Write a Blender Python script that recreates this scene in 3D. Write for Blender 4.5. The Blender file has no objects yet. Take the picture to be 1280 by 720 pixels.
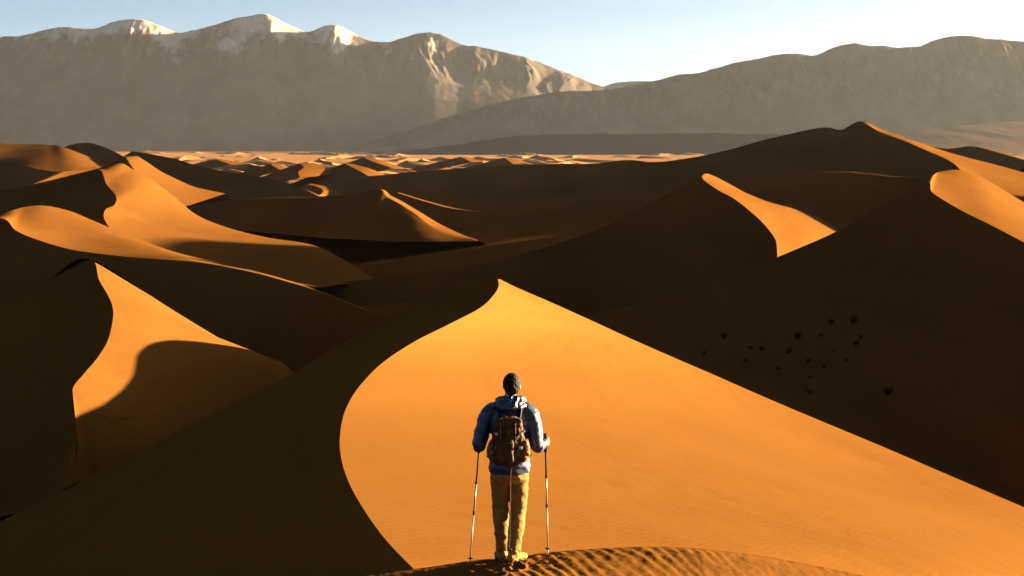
import bpy, bmesh, math, random
import numpy as np
from mathutils import Vector, Matrix, noise

# ------------------------------------------------------------------ camera
F = 2000.0                      # focal length in pixels of a 1280 px wide frame
PITCH = math.atan(175.0 / F)    # horizon 175 px above the centre
CP, SP = math.cos(PITCH), math.sin(PITCH)
scene = bpy.context.scene
C = scene.collection
cd = bpy.data.cameras.new("camera"); cam = bpy.data.objects.new("camera", cd); C.objects.link(cam)
cd.sensor_width = 36.0; cd.lens = F * 36.0 / 1280.0
cd.clip_start = 0.1; cd.clip_end = 200000
cam.location = (0, 0, 0); cam.rotation_euler = (math.pi / 2 - PITCH, 0, 0)
scene.camera = cam

# ------------------------------------------------------------------ light
SUN_EL = math.radians(8.0)
SUN_AZ = math.radians(20.0)     # turned from +X towards +Y (ahead of the camera)
SUN = Vector((math.cos(SUN_EL) * math.cos(SUN_AZ), math.cos(SUN_EL) * math.sin(SUN_AZ), math.sin(SUN_EL)))
world = bpy.data.worlds.new("World"); scene.world = world; world.use_nodes = True
nt = world.node_tree; nt.nodes.clear()
sky = nt.nodes.new("ShaderNodeTexSky"); sky.sky_type = 'NISHITA'; sky.sun_disc = False
sky.sun_elevation = SUN_EL; sky.sun_rotation = math.pi / 2 - SUN_AZ
sky.air_density = 0.20; sky.dust_density = 2.0; sky.ozone_density = 1.5; sky.altitude = 800
bg = nt.nodes.new("ShaderNodeBackground"); bg.inputs[1].default_value = 0.028
wo = nt.nodes.new("ShaderNodeOutputWorld")
tint = nt.nodes.new("ShaderNodeMix"); tint.data_type = 'RGBA'; tint.blend_type = 'MULTIPLY'; tint.inputs[0].default_value = 1.0
tint.inputs[7].default_value = (1.27, 1.24, 0.87, 1)      # white balance of the air: pale, slightly green
nt.links.new(sky.outputs[0], tint.inputs[6]); nt.links.new(tint.outputs[2], bg.inputs[0]); nt.links.new(bg.outputs[0], wo.inputs[0])
sd = bpy.data.lights.new("sun", 'SUN'); sun = bpy.data.objects.new("sun", sd); C.objects.link(sun)
sd.energy = 5.0; sd.angle = math.radians(0.5); sd.color = (1.0, 0.74, 0.40)
sun.rotation_euler = (-SUN).to_track_quat('-Z', 'Y').to_euler()
scene.view_settings.view_transform = 'Standard'; scene.view_settings.look = 'None'
scene.view_settings.gamma = 1.0; scene.view_settings.use_curve_mapping = False
scene.view_settings.exposure = 3.45
scene.render.engine = 'CYCLES'
scene.cycles.use_denoising = True
scene.cycles.max_bounces = 6; scene.cycles.diffuse_bounces = 2; scene.cycles.volume_bounces = 1
scene.cycles.volume_max_steps = 64

# ------------------------------------------------------------------ helpers
def P(px, py, Y):
    """a point seen at pixel (px, py) standing Y metres ahead of the camera"""
    a = (px - 640.0) / F; b = (360.0 - py) / F
    fw = CP + b * SP
    return (a * Y / fw, Y, (b * CP - SP) * Y / fw)

def new_mat(name):
    m = bpy.data.materials.new(name); m.use_nodes = True
    n = m.node_tree; b = n.nodes["Principled BSDF"]; b.inputs["Specular IOR Level"].default_value = 0.0
    return m, n, b

def mesh_obj(name, verts, faces, mat, parent=None, smooth=True, kind=None):
    me = bpy.data.meshes.new(name)
    me.from_pydata([tuple(map(float, v)) for v in verts], [], faces)
    me.update()
    if smooth:
        me.polygons.foreach_set("use_smooth", [True] * len(me.polygons))
    me.materials.append(mat)
    o = bpy.data.objects.new(name, me); C.objects.link(o)
    if parent: o.parent = parent
    if kind: o["kind"] = kind
    return o

def grid_obj(name, grids, mat, kind="structure"):
    """one mesh from several (rows, cols, 3) arrays; numpy fast path"""
    vs = []; fs = []; off = 0
    for g in grids:
        R_, C_ = g.shape[:2]
        vs.append(g.reshape(-1, 3))
        i = np.arange(R_ - 1)[:, None] * C_ + np.arange(C_ - 1)[None, :] + off
        fs.append(np.stack([i, i + 1, i + C_ + 1, i + C_], -1).reshape(-1, 4))
        off += R_ * C_
    v = np.concatenate(vs).astype(np.float32); f = np.concatenate(fs).astype(np.int32)
    # make every face look upwards
    a, b, c = v[f[:, 0]], v[f[:, 1]], v[f[:, 2]]
    nz = (b - a)[:, 0] * (c - a)[:, 1] - (b - a)[:, 1] * (c - a)[:, 0]
    f[nz < 0] = f[nz < 0][:, ::-1]
    me = bpy.data.meshes.new(name)
    me.vertices.add(len(v)); me.vertices.foreach_set("co", v.ravel())
    me.loops.add(len(f) * 4); me.loops.foreach_set("vertex_index", f.ravel())
    me.polygons.add(len(f)); me.polygons.foreach_set("loop_start", np.arange(len(f), dtype=np.int32) * 4)
    me.polygons.foreach_set("loop_total", np.full(len(f), 4, dtype=np.int32))
    me.update(calc_edges=True); me.validate()
    me.polygons.foreach_set("use_smooth", [True] * len(me.polygons))
    me.materials.append(mat)
    o = bpy.data.objects.new(name, me); C.objects.link(o)
    if kind: o["kind"] = kind
    return o

rng = np.random.default_rng(7)
_perm = rng.random((256, 256))
def vnoise(x, y, seed=0):
    x = x + seed * 17.3; y = y + seed * 9.1
    xi = np.floor(x).astype(int); yi = np.floor(y).astype(int)
    fx = x - xi; fy = y - yi
    fx = fx * fx * (3 - 2 * fx); fy = fy * fy * (3 - 2 * fy)
    g = lambda i, j: _perm[(xi + i) % 256, (yi + j) % 256]
    return (g(0, 0) * (1 - fx) + g(1, 0) * fx) * (1 - fy) + (g(0, 1) * (1 - fx) + g(1, 1) * fx) * fy - 0.5
def fbm(x, y, oct=4, seed=0, gain=0.5):
    s = 0; a = 1; f = 1
    for k in range(oct):
        s = s + a * vnoise(x * f, y * f, seed + k * 3); a *= gain; f *= 2.03
    return s

def catmull(pts, n):
    p = np.array(pts, float); m = len(p)
    if m == 2:
        t = np.linspace(0, 1, n)[:, None]; return p[0] * (1 - t) + p[1] * t
    e = np.vstack([2 * p[0] - p[1], p, 2 * p[-1] - p[-2]])
    t = np.linspace(0, m - 1 - 1e-9, n); i = t.astype(int); u = (t - i)[:, None]
    a, b, c, d = e[i], e[i + 1], e[i + 2], e[i + 3]
    return 0.5 * (2 * b + (c - a) * u + (2 * a - 5 * b + 4 * c - d) * u * u + (3 * b - a - 3 * c + d) * u ** 3)

def catmull_rows(rows, n):
    """rows: list of (N,3); interpolate across rows"""
    R = np.array(rows)                         # m, N, 3
    m = len(R)
    if m == 2:
        t = np.linspace(0, 1, n)[:, None, None]; return R[0] * (1 - t) + R[1] * t
    e = np.concatenate([2 * R[:1] - R[1:2], R, 2 * R[-1:] - R[-2:-1]])
    t = np.linspace(0, m - 1 - 1e-9, n); i = t.astype(int); u = (t - i)[:, None, None]
    a, b, c, d = e[i], e[i + 1], e[i + 2], e[i + 3]
    return 0.5 * (2 * b + (c - a) * u + (2 * a - 5 * b + 4 * c - d) * u * u + (3 * b - a - 3 * c + d) * u ** 3)

BASE = -26.0
def row(spec, n, crest=None):
    """spec: list of (px,py,Y); or ('off',dx,dy,z_abs) ; or ('drop',dx,dy,dz) relative to crest"""
    if isinstance(spec, tuple) and spec[0] in ('off', 'drop'):
        k, dx, dy, z = spec
        r = crest.copy(); r[:, 0] += dx; r[:, 1] += dy
        r[:, 2] = np.minimum(z, r[:, 2] - 1) if k == 'off' else r[:, 2] + z
        return r
    return catmull([P(*s) for s in spec], n)

def dune(name, crest, sides, mat, nu=260, nv=40, amp=0.0, wl=6.0):
    """crest: pixel/distance list; sides: lists of further rows going away from the crest"""
    cr = row(crest, nu)
    grids = []
    for rows in sides:
        rr = [cr]
        for s in rows: rr.append(row(s, nu, rr[0] if isinstance(s, tuple) else None))
        if isinstance(rows[-1], tuple):          # the far side falls away from its own sharp edge
            grids.append(catmull_rows(rr[-2:], 14)); rr = rr[:-1]
        g = catmull_rows(rr, nv * (len(rr) - 1))
        if amp:
            t = np.linspace(0, 1, len(g))[:, None]
            w = np.clip(t * 6, 0, 1) * np.clip((1 - t) * 6, 0, 1)
            g[..., 2] += amp * w * fbm(g[..., 0] / wl, g[..., 1] / wl, 3, 5)
        grids.append(g)
    return grid_obj(name, grids, mat)

def patches(name, plist, nu=260, nv=40, amp=0.0, wl=6.0):
    grids = []
    for rows in plist:
        g = catmull_rows([row(r_, nu) for r_ in rows], nv * (len(rows) - 1))
        if amp:
            t = np.linspace(0, 1, len(g))[:, None]
            g[..., 2] += amp * np.clip(t * 6, 0, 1) * np.clip((1 - t) * 6, 0, 1) * fbm(g[..., 0] / wl, g[..., 1] / wl, 3, 5)
        grids.append(g)
    return grid_obj(name, grids, SAND)

# ------------------------------------------------------------------ materials
def sand_material(name, base=(0.126, 0.0535, 0.0125), dark=(0.090, 0.0355, 0.0080), pale=False):
    m, n, b = new_mat(name)
    L = n.links.new
    geo = n.nodes.new("ShaderNodeNewGeometry")
    n1 = n.nodes.new("ShaderNodeTexNoise"); n1.inputs["Scale"].default_value = 0.035; n1.inputs["Detail"].default_value = 6
    mp = n.nodes.new("ShaderNodeMapping"); mp.inputs["Scale"].default_value = (1.0, 0.22, 3.0); mp.inputs["Rotation"].default_value = (0, 0, 0.5)
    L(geo.outputs["Position"], mp.inputs[0]); L(mp.outputs[0], n1.inputs[0])
    n2 = n.nodes.new("ShaderNodeTexNoise"); n2.inputs["Scale"].default_value = 1.3; n2.inputs["Detail"].default_value = 8
    L(mp.outputs[0], n2.inputs[0])
    mx = n.nodes.new("ShaderNodeMath"); mx.operation = 'MULTIPLY_ADD'; mx.inputs[1].default_value = 0.35
    L(n2.outputs[0], mx.inputs[0]); L(n1.outputs[0], mx.inputs[2])
    cr = n.nodes.new("ShaderNodeValToRGB")
    cr.color_ramp.elements[0].position = 0.45; cr.color_ramp.elements[0].color = dark + (1,)
    cr.color_ramp.elements[1].position = 0.85; cr.color_ramp.elements[1].color = base + (1,)
    L(mx.outputs[0], cr.inputs[0]); out = cr.outputs[0]
    if pale:                                  # open plain: pinker sand, its paleness painted in for stronger sunlight
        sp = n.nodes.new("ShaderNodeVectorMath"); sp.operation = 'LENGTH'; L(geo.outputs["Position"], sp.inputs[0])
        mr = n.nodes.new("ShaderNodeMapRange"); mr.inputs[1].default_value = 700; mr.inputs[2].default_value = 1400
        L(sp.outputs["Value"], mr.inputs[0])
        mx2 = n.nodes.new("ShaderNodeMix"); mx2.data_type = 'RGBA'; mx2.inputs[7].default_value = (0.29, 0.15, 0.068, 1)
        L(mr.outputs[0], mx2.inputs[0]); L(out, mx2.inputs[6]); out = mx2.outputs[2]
    L(out, b.inputs["Base Color"])
    b.inputs["Roughness"].default_value = 0.95
    b.inputs["Specular IOR Level"].default_value = 0.0
    # small wind ripples and grain
    wv = n.nodes.new("ShaderNodeTexWave"); wv.inputs["Scale"].default_value = 1.6; wv.inputs["Distortion"].default_value = 6
    wv.inputs["Detail"].default_value = 3; wv.inputs["Detail Scale"].default_value = 0.6
    rot = n.nodes.new("ShaderNodeMapping"); rot.inputs["Rotation"].default_value = (0, 0, 0.35)
    L(geo.outputs["Position"], rot.inputs[0]); L(rot.outputs[0], wv.inputs[0])
    gr = n.nodes.new("ShaderNodeTexNoise"); gr.inputs["Scale"].default_value = 9; gr.inputs["Detail"].default_value = 5
    L(geo.outputs["Position"], gr.inputs[0])
    ad = n.nodes.new("ShaderNodeMath"); ad.operation = 'MULTIPLY_ADD'; ad.inputs[1].default_value = 1.2
    L(gr.outputs[0], ad.inputs[0]); L(wv.outputs[1], ad.inputs[2])
    bp = n.nodes.new("ShaderNodeBump"); bp.inputs["Strength"].default_value = 0.045; bp.inputs["Distance"].default_value = 0.03
    L(ad.outputs[0], bp.inputs["Height"]); L(bp.outputs[0], b.inputs["Normal"])
    return m
SAND = sand_material("sand")
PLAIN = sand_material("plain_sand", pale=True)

# ------------------------------------------------------------------ ground: one sheet to the horizon
def build_ground():
    rr = np.concatenate([np.linspace(0.5, 30, 8, endpoint=False), np.geomspace(30, 900, 420, endpoint=False), np.geomspace(900, 9000, 1000, endpoint=False), np.geomspace(9000, 20000, 20)])
    a0 = math.radians(24)
    ang = np.concatenate([np.linspace(-math.pi, -a0, 40, endpoint=False), np.linspace(-a0, a0, 900, endpoint=False), np.linspace(a0, math.pi, 41)])
    R, A = np.meshgrid(rr, ang, indexing='ij')
    X = R * np.sin(A); Y = R * np.cos(A)
    Z = np.full_like(X, BASE)
    # the valley floor climbs gently towards the high dunes on the right
    w = np.clip((R - 240) / 60, 0, 1) * np.clip((960 - R) / 160, 0, 1) * np.clip((260 - np.abs(X)) / 120, 0, 1)
    Z += w * (0.118 + 0.034 * np.clip((R - 400) / 60, 0, 1)) * np.interp(X, [-70, 116, 140, 220], [-70, 116, 70, 40])
    Z += 1.2 * fbm(X / 60, Y / 60, 3, 1) * np.clip(R / 200, 0, 1)
    # far sea of dunes: many low crests running towards the viewer, sunny gentle sides and short lee sides
    rr_ = random.Random(4)
    Zd = np.full_like(Z, -1e3)
    for k in range(330):
        y0 = 1150 * (7.5 ** rr_.random()); x0 = rr_.uniform(-0.42, 0.42) * y0
        h = rr_.uniform(4.0, 9.5) * (0.8 + 0.25 * y0 / 3000); L_ = h * rr_.uniform(9, 20); th = math.radians(rr_.uniform(-80, -25))
        cx, cy = math.cos(th), math.sin(th)
        i0, i1 = np.searchsorted(rr, [y0 * 0.9 - L_ * 1.3 - 60, y0 * 1.12 + L_ + 90]); a1 = math.atan2(x0, y0)
        j0, j1 = np.searchsorted(ang, [a1 - (L_ + 90) / y0, a1 + (L_ + 90) / y0])
        xs = X[i0:i1, j0:j1] - x0; ys = Y[i0:i1, j0:j1] - y0
        t = np.clip((xs * cx + ys * cy) / L_, 0, 1)
        bend = 0.22 * L_ * np.sin(t * 3.0 + k)
        px_ = xs - cx * t * L_ + cy * bend; py_ = ys - cy * t * L_ - cx * bend
        d = np.hypot(px_, py_); side = (-xs * cy + ys * cx) + bend
        sl = np.where(side > 0, 0.17, 0.42)
        zz = h * (1 - t) ** 1.2 - sl * d
        Zd[i0:i1, j0:j1] = np.maximum(Zd[i0:i1, j0:j1], zz)
    Z = np.maximum(Z, BASE + Zd)
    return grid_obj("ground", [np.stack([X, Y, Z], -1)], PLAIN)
build_ground()

# ------------------------------------------------------------------ dunes
OFF = lambda dx, dy: ('off', dx, dy, BASE - 14)
# the great central dune
c_crest = [(622,348,77),(623.5,357,75.5),(617,369,74),(600,385,71.5),(562,405,67),(520,426,61.5),(480,452,55),(450,482,48),
           (432,512,42.5),(425,545,37),(427,575,32.5),(437,605,28.5),(455,637,24.5),(480,672,20.7),(512,706,17.4),(548,740,15.3),(640,870,11)]
c_right = [(624,348.5,77.5),(645,359,80),(690,378.5,85),(740,401,91),(790,424,96),(840,446,99),(890,467.5,101),(940,489.5,101),
           (990,511,99),(1045,534,95),(1105,559,89),(1170,587,82),(1240,617,74),(1320,652,65),(1400,695,54),(1500,760,45),(1600,1000,24)]
c_left = [(619,347.7,78.5),(609,347.5,83),(596,349,90),(575,353.5,98),(540,366,104),(500,387,105),(455,412,104),(405,443,100),
          (360,470,96),(300,500,90),(240,530,84),(170,567,82),(90,608,79),(0,652,76),(-130,720,70),(-300,840,58),(-420,1100,34)]
dune("dune", c_crest, [[c_right, ('off', 14, 22, -42)], [c_left, ('off', -14, 14, -42)]], SAND, nu=500, nv=70, amp=0.2, wl=14)
def two(name, crest, front, back, **k):
    return dune(name, crest, [front, back], SAND, **k)
# big right dune (rounded lit cap at its top)
r1_u = [(700,408,212),(760,388,213),(800,380,214),(850,366,215),(900,350,215),(985,316,215),(1050,287,213),(1110,252,207),(1158,228,200),
        (1166,241,194),(1200,262,187),(1240,282,178),(1280,303,169),(1340,335,155),(1420,385,135),(1500,450,115)]
r1_v = [(702,407.5,215),(762,387.5,216),(802,379,217),(852,365,218),(902,349,218),(987,315,218),(1052,286,216),(1112,250,210.5),(1159,224,206),
        (1174,215,224),(1200,212.5,232),(1228,222,232),(1285,256,224),(1350,295,214),(1430,345,200),(1520,420,185)]
dune("dune", r1_u, [[('off', -40, -62, -46)], [r1_v, ('off', 30, 40, -42)]], SAND, nu=500, nv=50, amp=0.4, wl=16)
# right middle dune with the blade of light
r2_u = [(200,358,330),(330,356,315),(430,352,302),(500,345,298),(600,330,293),(680,310,288),(740,290,282),(800,262,276),(842,239,270),(869,224,264),(876.5,221,262.5),
        (882,227,260),(900,239,253),(920,250,246),(950,275,238),(968,297,233),(971,309,230),(972,322,228),(975,345,226)]
r2_v = [(200,357.5,332),(330,355.5,317),(430,351.5,304),(500,344.5,300),(600,329.5,295),(680,309.5,290),(740,289,284),(800,261,278),(842,238,272),(870,223,266),(880,217.2,266),
        (891,219.5,270),(910,229,274),(930,240,277),(960,257,276),(985,275,271),(1014,301,262),(1035,325,258),(1050,350,255)]
dune("dune", r2_u, [[('off', -24, -44, -46)], [r2_v, ('off', 20, 45, -42)]], SAND, nu=400, nv=40, amp=0.3, wl=16)
r2_w = [(932,241,280),(960,252,293),(1000,263,308),(1024,273,311),(1052,291,304),(1090,320,296)]
patches("dune", [[[(930,240.3,277.5),(945,249,277),(960,257.3,276.5),(985,275.5,271.5),(1014,301.5,262.5),(1035,325.5,258.5)], r2_w],
                 [r2_w, [(990,330,360),(1020,330,360),(1050,335,355),(1080,335,350),(1100,340,340)]]], nu=120, nv=30)
# highest dune on the right
r3_u = [(430,226,900),(500,217.5,880),(640,207,840),(740,205,810),(783,200.5,800),(830,203,780),(900,190,760),(960,174,740),(1025,160,720),(1050,163,705),(1074,152,700),
        (1100,165,670),(1130,176,640),(1160,189,610),(1190,203,585),(1225,232,540),(1300,262,500),(1400,300,450)]
r3_v = [(430,225.5,905),(500,217,885),(640,206.5,845),(740,204.5,815),(784,200,805),(831,202.5,785),(901,189.5,765),(961,173.5,745),(1026,159.5,726),(1052,162,712),(1076,151.5,706),
        (1106,163,700),(1140,175,690),(1175,187,680),(1210,197,670),(1260,210,650),(1340,235,620),(1420,270,600)]
dune("dune", r3_u, [[("off", -70, -150, -46)], [r3_v, ('off', 60, 120, -42)]], SAND, nu=500, nv=40, amp=1.2, wl=45)
# left near dune
l1_crest = [(112,324,148),(124,350,138),(136,371,130),(141,385,125),(141,400,120),(135,425,115),(122,447,110),(106,466,105),(91,486,100.5),(98,503,99),(118,517,98.6)]
l1_foot = [(205,381,148),(295,434,144),(355,455,140),(325,473,126),(290,486,118),(250,498,111),(205,510,106),(175,518,102.5),(163,521,100.9),(151,524,99.7),(140,525.5,98.8)]
l1_left = [(-140,430,150),(-60,402,150),(0,376,150),(60,350,150)] + l1_crest
l1_leftd = [(-260,640,110),(-200,650,106),(-140,655,102),(-90,655,99),(-50,655,96),(-20,650,94),(5,645,92),(25,640,90),(45,635,88),(60,630,87),(75,615,86),(90,606,88),(100,602,89),(112,600,90),(125,600,90)]
l1_front = [(355,455,140),(325,473,126),(290,486,118),(250,498,111),(205,510,106),(170,519,102),(140,525.5,98.8)]
l1_frontd = [(470,540,135),(430,560,122),(400,575,112),(360,585,106),(310,600,100),(250,610,96),(190,615,92),(145,610,90)]
patches("dune", [
    [l1_crest, l1_foot], [l1_left, l1_leftd], [l1_front, l1_frontd], [[(118,517,98.6),(140,525.5,98.8)], [(125,600,90),(145,610,90)]],
    [[(-140,430,150),(0,376,150),(60,350,150),(112,324,148),(205,381,148),(295,434,144),(355,455,140)],
     [(-140,480,185),(0,440,185),(60,420,185),(130,400,185),(215,420,180),(310,450,170),(370,465,160)]],
], nu=300, nv=60, amp=0.2, wl=12)
shade_crest = np.array([(262,320,-24),(258,350,-4),(255,362,7),(253,375,17),(251,388,25),(250,402,28),(250,430,29),(250,459,28.5),(250,488,24),(251,508,18),(253,524,13),(255,543,8),(258,565,0),(262,610,-24)], float)
def shade_dune(): world_patch("dune", [[shade_crest, shade_crest * [1, 1, 0] + [-85, -20, BASE - 4]], [shade_crest, shade_crest * [1, 1, 0] + [130, 60, BASE - 4]]])  # unseen dune beyond the right edge, added to shade the valley slopes
# lower dune standing behind the peak of the great one (its shadow falls on the dune to the left)
hid = np.array([(-1,80,-13.6),(-1,95,-12.7),(-1,110,-12.45),(-1,118,-12.0),(-1.2,125,-10.9),(-1.2,130,-10.8),(-1,137,-11.8),(-1,150,-15),(-1,165,-19),(-1,190,-24)], float)
def world_patch(name, rows, nu=160, nv=20):
    return grid_obj(name, [catmull_rows([catmull(a, nu), catmull(b, nu)], nv) for a, b in rows], SAND)
world_patch("dune", [[hid, hid * [1, 1, 0] + [-13, -3, BASE - 4]], [hid, hid * [1, 1, 0] + [26, 6, BASE - 4]]])
shade_dune()
# upper left double dune
l2_u = [(-120,300,275),(-60,285,268),(0,273,262),(20,288,256),(45,299,252),(90,312,246),(150,320,240),(200,324,232),(250,328,222),(300,337,210),(345,348,200),(400,365,190),(450,385,180),(500,402,172),(560,430,160)]
l2_v = [(-120,298,300),(-60,280,300),(0,267,300),(30,259,325),(55,257,335),(85,263,340),(110,273,335),(150,290,315),(200,309,285),(250,323,255),(300,334,232),(345,346.5,215),(400,364,200),(450,384,190),(500,401,182),(560,429,172)]
l2_v = l2_v[:len(l2_u)]
dune("dune", l2_u, [[('off', -18, -34, -44)], [l2_v, ('off', 15, 40, -46)]], SAND, nu=300, nv=40, amp=0.3, wl=16)
l3_u = [(-80,240,480),(0,238,470),(60,228,460),(110,214,450),(126,213,440),(133,230,420),(145,245,395),(143,256,375),(132,262,355),(131,275,335),(150,297,312),(200,326,285),(260,344,262),(345,368,240)]
l3_v = [(-80,239,484),(0,237,474),(60,227,464),(125,210,455),(150,204,455),(165,211,455),(190,225,452),(218,246,445),(245,268,430),(280,283,420),(330,296,410),(390,306,395),(430,325,370),(470,350,330)]
dune("dune", l3_u, [[('off', -60, -30, -46)], [l3_v, ('off', 30, 50, -46)]], SAND, nu=400, nv=50, amp=0.5, wl=20)
l0_u = [(-140,190,930),(-60,194,910),(0,200,880),(60,213.5,800),(100,212.5,805),(136,207.5,860)]
l0_v = [(-140,172,1000),(-60,175,990),(10,179.5,980),(60,180.8,960),(85,186,925),(140,207,868)]
dune("dune", l0_u, [[('off', -70, -60, -46)], [l0_v, ('off', 60, 80, -46)]], SAND, nu=160, nv=24, amp=0.6, wl=40)
dk_u = [(50,197,1190),(82,183,1170),(105,178.5,1150),(122,181,1120),(148,192,1050),(168,206,960)]
dune("dune", dk_u, [[('off', -40, -55, -46)], [('off', 30, 60, -46)]], SAND, nu=160, nv=20)
d1_u = [(157,196,640),(162,204,622),(170,215,600),(183,230,575),(200,245,550),(220,262,525)]
d1_v = [(172,195,645),(186,204,642),(200,213.5,638),(222,224.5,632),(245,234,626),(282,242,620)]
dune("dune", d1_u, [[('off', -40, -30, -46)], [d1_v, ('off', 40, 60, -46)]], SAND, nu=160, nv=24)
d2_u = [(165,189,900),(185,192,880),(220,199,850),(250,208,830),(290,216,800),(330,222,780),(370,232,740),(400,246,690)]
dune("dune", d2_u, [[('off', -60, -60, -46)], [('off', 50, 80, -46)]], SAND, nu=200, nv=24)
for uu, vv in (
    ([(384,230,860),(398,234,840),(404,239,810),(398,244,780),(375,248,750),(325,251,720)], [(390,229.5,865),(408,233.5,850),(415,239,830),(408,246,800),(385,251,765),(330,253,728)]),
    ([(374,204,1150),(380,209,1110),(373,215,1060),(375,222,1010)], [(392,203.5,1160),(402,207,1150),(410,211,1130),(414,219,1100)]),
    ([(431,204.5,1150),(440,209,1110),(450,214,1060),(460,220,1010)], [(436,204,1160),(449,207,1150),(463,211,1130),(478,219,1100)]),
    ([(455,197,1500),(466,202,1450),(478,206,1400),(490,210,1340)], [(460,196.7,1510),(474,200,1500),(488,205,1480),(505,211,1440)]),
    ([(338,205,1300),(344,209,1270),(352,213,1230)], [(345,204.5,1310),(358,208,1300),(372,214,1280)]),
    ([(575,196,1900),(582,199,1850),(590,203,1780)], [(579,195.7,1910),(590,198,1900),(606,202,1870)]),
    ([(630,197,1800),(636,201,1750),(642,205,1700)], [(635,196.7,1810),(646,199.5,1800),(658,204,1770)]),
    ([(268,199,1700),(278,202,1650),(290,206,1600)], [(276,198.7,1710),(290,201,1700),(312,205,1680)]),
    ([(497,241,600),(530,251.5,590),(570,261.5,580),(620,266,575),(680,267.5,570),(765,271,560)], [(499,240.5,606),(532,250.5,598),(572,260.3,590),(622,264.8,586),(682,266,580),(767,270,566)]),
    ([(1120,181,1000),(1150,182,990),(1185,186,970),(1215,183,960),(1245,190,930),(1290,203,900)], [(1121,180.5,1003),(1151,181.5,993),(1186,185.5,973),(1216,182.5,963),(1246,189.5,934),(1291,202.5,904)]),
):
    dy = uu[0][2] * 0.07
    dune("dune", uu, [[('off', -dy * 1.1, -dy, -46)], [vv, ('off', dy, dy, -46)]], SAND, nu=120, nv=16)
# centre left dune
m1_u = [(200,262,560),(245,258,545),(300,250,530),(360,248,515),(410,246,500),(440,243,490),(473,238,480),(485,247,472),(500,255,464),(520,268,454),(540,283,444),(570,295,436),(597,301.5,430)]
m1_d = [(200,268,530),(245,275,505),(300,287,475),(340,292,460),(380,295,450),(410,298,440),(440,299,438),(460,300,436),(480,301,434),(500,302,432),(530,302,430),(565,302.5,429),(598,302.5,428)]
m1_v = [(200,261,565),(245,257,550),(300,249,535),(360,247,520),(410,245,505),(440,242,495),(476,237.5,486),(490,246,484),(508,255,480),(530,268,470),(550,280,460),(575,292,447),(600,302,434)]
dune("dune", m1_u, [[m1_d], [m1_v, ('off', 30, 50, -42)]], SAND, nu=300, nv=30, amp=0.6, wl=22)

# ------------------------------------------------------------------ foreground ridge with wind ripples
YC = 15.4
_sx = np.array([300,400,440,470,500,540,580,640,700,760,800,870,930,1000,1070,1150,1250,1400], float)
_sy = np.array([738,725,720,716,711,705,699,691.5,685.5,681.5,680.5,682,688,699,715,738,775,840], float)
_fx = np.array([P(a, b, YC)[0] for a, b in zip(_sx, _sy)]); _fz = np.array([P(a, b, YC)[2] for a, b in zip(_sx, _sy)])
def fg_height(x, y, ripple=True):
    x = np.asarray(x, float); y = np.asarray(y, float)
    yc = YC + 0.05 * np.sin(x * 1.3) * 0
    zc = np.interp(x, _fx, _fz)
    zc = np.where(x < _fx[0], _fz[0] + (x - _fx[0]) * 0.45, np.where(x > _fx[-1], _fz[-1] - (x - _fx[-1]) * 0.4, zc))
    d = yc - y                                       # metres in front of the crest line
    rise = 0.12 + 0.10 * np.clip(x + 0.1, -1.6, 0)   # the left flank tips away from the sun
    front = np.where(d > 0, rise * np.clip(d, 0, 9), 0)
    back = np.where(d < 0, -0.55 * (-d), 0)
    z = zc + front + back - 0.085 * np.clip(x, 0, 4) * np.clip(d, 0, 3)   # the right flank leans into the sun
    # round the crest a little
    z = z - 0.05 * np.exp(-(d / 0.18) ** 2) * 0.5 + 0.0
    if ripple:
        u = (x + 0.2 * (y - YC)) + 0.10 * fbm(x / 0.9, y / 1.6, 3, 21) + 0.05 * fbm(x / 0.3, y / 0.9, 2, 23)
        ph = u / 0.128
        s = ph - np.floor(ph)
        prof = np.where(s < 0.62, s / 0.62, (1 - s) / 0.38)
        prof = prof * prof * (3 - 2 * prof)
        am = 0.0078 * np.clip(0.75 + 1.3 * fbm(x / 0.5, y / 0.7, 2, 31), 0.15, 1.3)
        am = am * (1 - 0.30 * np.clip((x - 0.2) / 0.5, 0, 1)) * (1 - 0.35 * np.clip((x - 0.9) / 1.2, 0, 1)) * np.clip((d + 0.05) / 0.25, 0.15, 1) * np.clip((x + 1.0) / 0.8, 0.15, 1)
        z = z + am * prof + 0.007 * fbm(x / 0.10, y / 0.16, 3, 41) + 0.02 * fbm(x / 0.7, y / 0.7, 2, 43)
        for fx, fy in ((0.05, 14.42), (-0.13, 13.95), (0.03, 13.5), (-0.12, 13.05), (0.05, 12.7)):      # boot prints leading in
            q = ((x - fx) / 0.055) ** 2 + ((y - fy) / 0.15) ** 2
            z = z - 0.030 * np.exp(-q ** 2) + 0.012 * np.exp(-((np.sqrt(q) - 1.35) / 0.3) ** 2)
        # sand scuffed by boots
        sc = np.exp(-(((x + 0.05) / 0.45) ** 2 + ((y - 14.75) / 0.5) ** 2))
        z = z + sc * 0.035 * fbm(x / 0.09, y / 0.12, 3, 51)
    return z
def build_foreground():
    xs = np.concatenate([np.linspace(-12, -1.7, 50, endpoint=False), np.arange(-1.7, 3.9, 0.009), np.linspace(3.9, 12, 50)])
    ys = np.concatenate([np.linspace(-6, 12.6, 60, endpoint=False), np.arange(12.6, 15.9, 0.011), np.linspace(15.9, 24, 50)])
    X, Y = np.meshgrid(xs, ys)
    return grid_obj("dune", [np.stack([X, Y, fg_height(X, Y)], -1)], SAND)
build_foreground()

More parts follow.
